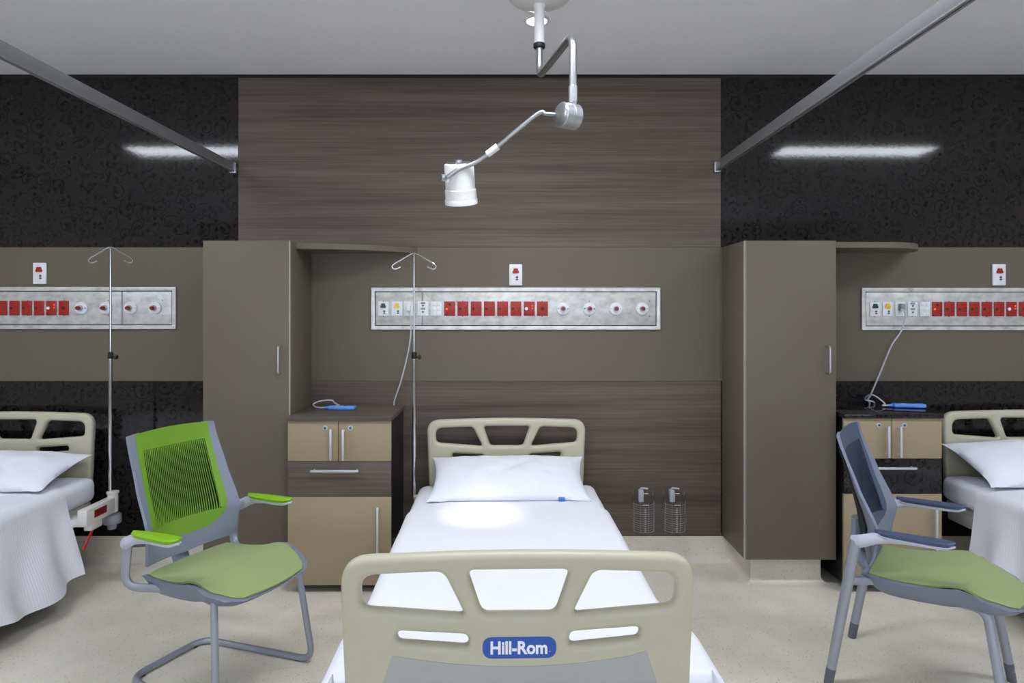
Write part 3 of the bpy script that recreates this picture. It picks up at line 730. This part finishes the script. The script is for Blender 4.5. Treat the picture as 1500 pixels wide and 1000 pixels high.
# ------------------------------------------------------------------ chairs
def interp(t, xs, ys):
    for i in range(len(xs) - 1):
        if t <= xs[i + 1]:
            k = (t - xs[i]) / (xs[i + 1] - xs[i]); k = k * k * (3 - 2 * k) * .35 + k * .65
            return ys[i] + (ys[i + 1] - ys[i]) * k
    return ys[-1]
ZB0, ZB1 = .480, .957
def back_pt(u, v, off=0.0):
    """u -1..1 across, v 0..1 up; off = towards the sitter"""
    x = interp(v, [0, .27, 1], [-.172, -.196, -.264]); fw = interp(v, [0, .10, .27, .6, 1], [.030, .055, .088, .046, .010]); hw = interp(v, [0, .12, .27, 1], [.198, .210, .218, .197])
    z = ZB0 + (ZB1 - ZB0) * v + (.012 * (1 - u * u) if v > .9 else 0) * (v - .9) * 10 - .012 * (1 - abs(u)) * (1 - v) ** 4
    return Vector((x + fw * abs(u) ** 2.3 + off, hw * u, z))
def u_lim(v):
    b = interp(v, [0, .14, .24, .4, 1], [0, .0, .0, .0, .0])
    base = .80 + .04 * v - .02 * (v < .3)
    if v < .30:
        k = (.30 - v) / .17; base *= max(0.0, 1 - min(1, k) ** 3.0 * .42)
    return base
def chair(X, Y, rz, sled, cols, label):
    t = thing('visitor_chair', label, 'chair', (X, Y, 0), rz, 'visitor chairs with arms')
    body, web, pad = cols
    # backrest frame (a ring), then the coloured insert with its ribbed opening
    bm = B()
    grid(bm, lambda a, b: back_pt(a * 2 - 1, b), 60, 48, keep=lambda a, b: abs(a * 2 - 1) > .735 or b < .22)
    thicken(bm, .010)
    fr = obj('back_frame', bm, 'chairgrey', t, 50)
    V0, V1, UW = .255, .868, .71
    bm = B()
    vm = lambda b: .13 + .868 * b
    grid(bm, lambda a, b: back_pt((a * 2 - 1) * u_lim(vm(b)), vm(b), .0075), 80, 80, keep=lambda a, b: not (abs(a * 2 - 1) * u_lim(vm(b)) < UW * (.985) and V0 < vm(b) < V1))
    thicken(bm, .004)
    ins = obj('back_insert', bm, body, t, 60)
    bm = B(); NS = 34
    for k in range(NS):
        u = -UW + 2 * UW * (k + .5) / NS; pts = []
        for j in range(17):
            v = V0 - .012 + (V1 - V0 + .024) * j / 16; e = abs(2 * j / 16 - 1)
            pts.append(back_pt(u, v, .0065 if e < .93 else .0055))
        rr = [.0042 - .0027 * math.sin(PI * j / 16) ** .30 for j in range(17)]
        tube(bm, pts, rr, n=6)
    obj('back_ribs', bm, 'navyrib' if body == 'navy' else body, ins, 60)
    bm = B(); grid(bm, lambda a, b: back_pt((a * 2 - 1) * (UW + .05), V0 - .03 + (V1 - V0 + .06) * b, -.010), 30, 24); thicken(bm, .003)
    obj('back_web', bm, web, ins, 60)
    # seat shell and cushion
    def seat_edge(tv):
        x = -.168 + .478 * tv
        hw = interp(tv, [0, .15, .55, .8, .93, 1], [.196, .212, .236, .232, .205, .165])
        z = interp(tv, [0, .2, .5, .68, .85, 1], [.440, .440, .450, .456, .440, .418])
        return x, hw, z
    def top(a, b, grow=1.0, lift=0.0, crown=.012):
        x, hw, z = seat_edge(b); u = a * 2 - 1
        wing = .018 * math.exp(-((b - .62) / .14) ** 2) * abs(u) ** 6
        xx = x + (.022 * (1 - u * u) if b > .8 else 0) * (b - .8) * 5
        return Vector((xx, hw * u * grow, z + lift + crown * (1 - u * u) * math.sin(PI * min(1, b * .95 + .05)) + .004 * abs(u) ** 6 + wing))
    bm = B()
    A = grid(bm, lambda a, b: top(a, b, 1.0, 0, .0), 32, 32)
    def under(a, b):
        p = top(a, b, 1.0, 0, 0); u = a * 2 - 1
        dep = .066 * (1 - abs(u) ** 12) * (1 - abs(2 * b - 1) ** 7) * (1 - .45 * max(0, b - .6) / .4)
        return Vector((p.x * (1 - .0), p.y * .995, p.z - dep - .004))
    grid(bm, under, 32, 32); bmesh.ops.remove_doubles(bm, verts=bm.verts[:], dist=.0045)
    obj('seat_shell', bm, 'chairshell', t, 60)
    bm = B()
    grid(bm, lambda a, b: top(a, .05 + .945 * b, .905 - .05 * max(0, b - .7) / .3, .010, .014) - Vector((0, 0, .007 * (abs(a * 2 - 1) ** 8) )), 36, 36); thicken(bm, .008)
    obj('seat_cushion', bm, 'fabric', t, 60)
    mt = 'chairmetal'
    for s in (-1, 1):
        # arm: hub behind, bracket, pad
        a = obj('armrest', tb(catmull([(-.185, s * .245, .575), (-.150, s * .262, .590), (-.10, s * .268, .612), (-.03, s * .268, .622), (.06, s * .266, .624)], 6), [.023] * 5 + [.023 - .0005 * k for k in range(20)], n=12, squash=.75), 'chairlight', t)
        ol = [(-.115 + .245 * q, (.020 + .016 * math.sin(PI * min(1, q * 1.15) * .5)) if 0 < q < 1 else 0) for q in [k / 20 for k in range(21)]]
        def rim(q):
            w = .033 * (1 - abs(2 * q - 1) ** 5.0) ** .5 * (.78 + .28 * q); return w
        bm = B()
        def padf(aa, bb, z=0, g=1):
            u = aa * 2 - 1; w = rim(min(.9995, max(.0005, bb))); return Vector((-.112 + .245 * bb, s * .266 + w * u * g, .636 + .006 * (1 - u * u) + .006 * bb + z))
        grid(bm, padf, 12, 24); thicken(bm, .013)
        obj('arm_pad', bm, pad, a, 55)
        bm = B(); grid(bm, lambda aa, bb: padf(aa, bb, -.013, .9) , 12, 24); thicken(bm, .010); obj('pad_tray', bm, 'chairlight', a, 55)
        obj('back_lug', tb([(-.170, s * .248, .578), (-.150, s * .185, .565)], .015, n=10), 'foot', a)
    if sled:
        for s in (-1, 1):
            obj('arm_post', tb(curve_pts([(-.165, s * .248, .585), (-.188, s * .248, .415), (-.05, s * .190, .412)], 6, .06), .019, n=12, squash=.72), mt, t)
        yf, yr = .236, .166; r = .0128
        pts = [(.225, yf - .035, .425), (.278, yf, .0135), (-.272, yr, .0135), (-.272, -yr, .0135), (.278, -yf, .0135), (.225, -yf + .035, .425)]
        bm = tb(curve_pts(pts, 8, .065), r, n=14); obj('sled_base', bm, mt, t, 60)
        for (x, y) in ((.20, .228), (.20, -.228), (-.24, .12), (-.24, -.12)):
            yy = y if x > 0 else y; obj('glide', bx(x - .01 - (.03 if x < 0 else 0), x + .01 - (.03 if x < 0 else 0), yy - .008, yy + .008, 0.0003, .006), 'black', t)
    else:
        for s in (-1, 1):
            p0, p1 = Vector((-.176, s * .250, .585)), Vector((-.277, s * .224, 0.0006)); d = (p1 - p0)
            l = obj('leg', tb([p0, p0 + d * .30, p0 + d * .90], [.020, .0195, .0175], n=14), mt, t)
            obj('leg_tip', tb([p0 + d * .885, p1], [.0178, .0165], n=14), 'foot', l)
            q = curve_pts([(.13, s * .165, .408), (.218, s * .18, .408), (.277, s * .226, .040)], 7, .055)
            l = obj('leg', tb(q, [.0165] * (len(q)), n=14), mt, t)
            obj('leg_tip', tb([(.2715, s * .2217, .074), (.2825, s * .2303, .0006)], [.0172, .0160], n=14), 'foot', l)
        obj('rear_stretcher', tb([(-.202, -.24, .425), (-.135, -.18, .418), (-.135, .18, .418), (-.202, .24, .425)], .016, n=10), mt, t)
    obj('back_stem', tb(catmull([(-.12, 0, .405), (-.19, 0, .42), (-.215, 0, .50), (-.215, 0, .60)], 6), .022, n=12, squash=1.6), 'chairgrey', t)
    return t
chair(-1.165, 2.553, math.radians(-25), True, ('lime', 'limedeep', 'limepad'), 'lime-backed visitor chair on a grey sled base, with lime arm pads')
chair(1.578, 2.512, math.radians(-38), False, ('navy', 'navydeep', 'navypad'), 'slate-backed four-legged visitor chair with a green seat and navy arm pads')

# ------------------------------------------------------------------ examination lamp
def exam_lamp():
    base = Vector((.118, 2.80, CEIL))
    t = thing('examination_lamp', 'white examination lamp on a jointed steel arm hanging over the middle bed', 'lamp', base)
    def o(p): return Vector(p) - base
    zc = 0
    obj('ceiling_canopy', lt([(.135, -.0003), (.128, -.012), (.10, -.026), (.06, -.036), (.028, -.040)], 40), 'offwhite', t)
    obj('column', lt([(.030, -.034), (.024, -.05), (.0225, -.06), (.0225, -.205)], 24), 'offwhite', t)
    obj('collar', lt([(.0225, -.204), (.0255, -.206), (.0255, -.222), (.0200, -.226)], 24), 'black', t)
    E = Vector((.222, 2.36, 2.447))
    arm = curve_pts([o((.118, 2.80, 2.585)), o((.118, 2.80, 2.449)), o(E), o((E.x, E.y, 2.175))], 9, [0, .045, .060, 0])
    a = obj('swing_arm', tb(arm, .0142, n=18), 'steel', t, 60)
    obj('sleeve', lt([(.0142, 0), (.0165, .002), (.0165, .058), (.0142, .060)], 20, Matrix.Translation(o((E.x, E.y, 2.198)))), 'alu', a)
    ax = Vector((-.86, -.50, 0)).normalized(); jc = Vector((.205, 2.36, 2.148))
    j = obj('pivot_joint', lt([(.040, -.036), (.046, -.033), (.046, -.004), (.0445, -.003), (.0445, .001), (.046, .002), (.046, .030), (.043, .034)], 36, aim(o(jc), ax)), 'alu', t)
    obj('joint_cap', lt([(.040, .0335), (.040, .037), (.036, .0385)], 32, aim(o(jc), ax)), 'steel', j)
    hub = jc - ax * .018
    pts = [jc + Vector((-.03, .005, .006)), at(800, 167, 2.39), at(786, 168, 2.40), at(726, 217, 2.455), at(698, 237, 2.478), at(672, 248, 2.474), at(655, 260, 2.476)]
    pts = [o(p) for p in pts]
    f = obj('lamp_arm', tb(catmull(pts, 8), .0085, n=14), 'steel', t, 60)
    s0, s1 = o(at(729, 214.5, 2.452)), o(at(714, 226, 2.466))
    obj('arm_sleeve', tb([s0, s1], .0135, n=16), 'offwhite', f)
    hc = Vector((-.204, 2.55, 1.940)); sp = Vector((-.142, 3.02, .50)); d = (sp - hc).normalized()
    mtx = aim(o(hc), -d)
    h = obj('lamp_head', lt([(.050, .078), (.056, .076), (.058, .071), (.058, -.020), (.0615, -.024), (.0625, -.074), (.058, -.076), (.050, -.068)], 40, mtx), 'offwhite', t)
    obj('top_cap', lt([(.046, .0775), (.046, .081), (.016, .083), (.015, .091), (.004, .092)], 32, mtx), 'steel', h)
    obj('lens_ring', lt([(.0635, -.060), (.0645, -.062), (.0645, -.080), (.058, -.082), (.054, -.075)], 40, mtx, False), 'white', h)
    obj('lens', lt([(.002, -.0765), (.0545, -.0765)], 32, mtx, False), 'lampglow', h)
    pv = o(at(655, 261, 2.490))
    k = B(); lathe(k, [(.019, -.014), (.021, -.010), (.021, .010), (.017, .014)], 24, aim(pv + Vector((.012, .018, 0)), (-.62, -.78, .0))); obj('pivot_boss', k, 'offwhite', h)
    k = B(); lathe(k, [(.012, 0), (.013, .004), (.013, .020), (.010, .023)], 18, aim(pv + Vector((-.004, -.002, 0)), (-.78, -.62, 0))); obj('tilt_knob', k, 'steel', f)
    L = bpy.data.lights.new('exam_lamp_beam', 'SPOT'); L.energy = 34; L.spot_size = math.radians(20); L.spot_blend = .75; L.shadow_soft_size = .03; L.color = (1, .985, .96)
    lo = bpy.data.objects.new('exam_lamp_beam', L); C.objects.link(lo); lo.location = hc + d * .10
    lo.rotation_euler = d.to_track_quat('-Z', 'Y').to_euler()
exam_lamp()

# ------------------------------------------------------------------ ceiling lights
dl = thing('downlight', 'small bright recessed downlight in the ceiling behind the lamp column', 'downlight', (.116, 3.03, CEIL))
obj('bezel', lt([(.046, -.001), (.060, -.0005), (.060, -.006), (.048, -.008)], 36, None, False), 'white', dl)
obj('lens', lt([(.002, -.003), (.047, -.003)], 32, None, False), 'lens', dl)
L = bpy.data.lights.new('downlight_beam', 'SPOT'); L.energy = 22; L.spot_size = math.radians(110); L.spot_blend = .8; L.shadow_soft_size = .045; L.color = (1, .95, .86)
lo = bpy.data.objects.new('downlight_beam', L); C.objects.link(lo); lo.location = (.116, 3.03, CEIL - .012)
def troffer(X, Y, label, m='tube', w=.64, d=.145):
    t = thing('ceiling_light', label, 'ceiling light', (X, Y, CEIL), 0, 'fluorescent ceiling lights')
    fr = B()
    for a in ((-w - .02, w + .02, -d - .02, -d), (-w - .02, w + .02, d, d + .02), (-w - .02, -w, -d, d), (w, w + .02, -d, d)): box(fr, *a, -.012, -.0003)
    obj('frame', fr, 'white', t)
    obj('diffuser', bx(-w, w, -d, d, -.009, -.002), m, t)
for X, lab in ((-2.58, 'fluorescent ceiling light mirrored in the dark panel above the stained service panel'), (.12, 'fluorescent ceiling light over the middle bed'), (2.90, 'fluorescent ceiling light mirrored in the dark panel above the black-topped cabinet')):
    troffer(X, 1.93, lab)

for X, lab in ((-1.55, 'unseen fill light added behind the camera on the green chair side'), (.12, 'unseen fill light added behind the camera, middle one of the row'), (1.75, 'unseen fill light added behind the camera on the slate chair side')):
    troffer(X, -.7, lab, 'tubefill')  # unseen rear row, added only to lift the ambient light

# ------------------------------------------------------------------ camera, world, colour
cam = bpy.data.cameras.new('camera'); co = bpy.data.objects.new('camera', cam); C.objects.link(co)
co.location = (0, 0, EYE); co.rotation_euler = (PI / 2, 0, 0)
cam.sensor_width = 36; cam.lens = F / 1500 * 36; cam.shift_y = -(500 - HY) / 1500; cam.clip_start = .05
bpy.context.scene.camera = co
w = bpy.data.worlds.new('world'); bpy.context.scene.world = w; w.use_nodes = True
w.node_tree.nodes['Background'].inputs[0].default_value = (.02, .02, .022, 1)
vs = bpy.context.scene.view_settings
vs.view_transform = 'Standard'; vs.look = 'None'; vs.exposure = 0; vs.gamma = 1; vs.use_curve_mapping = False
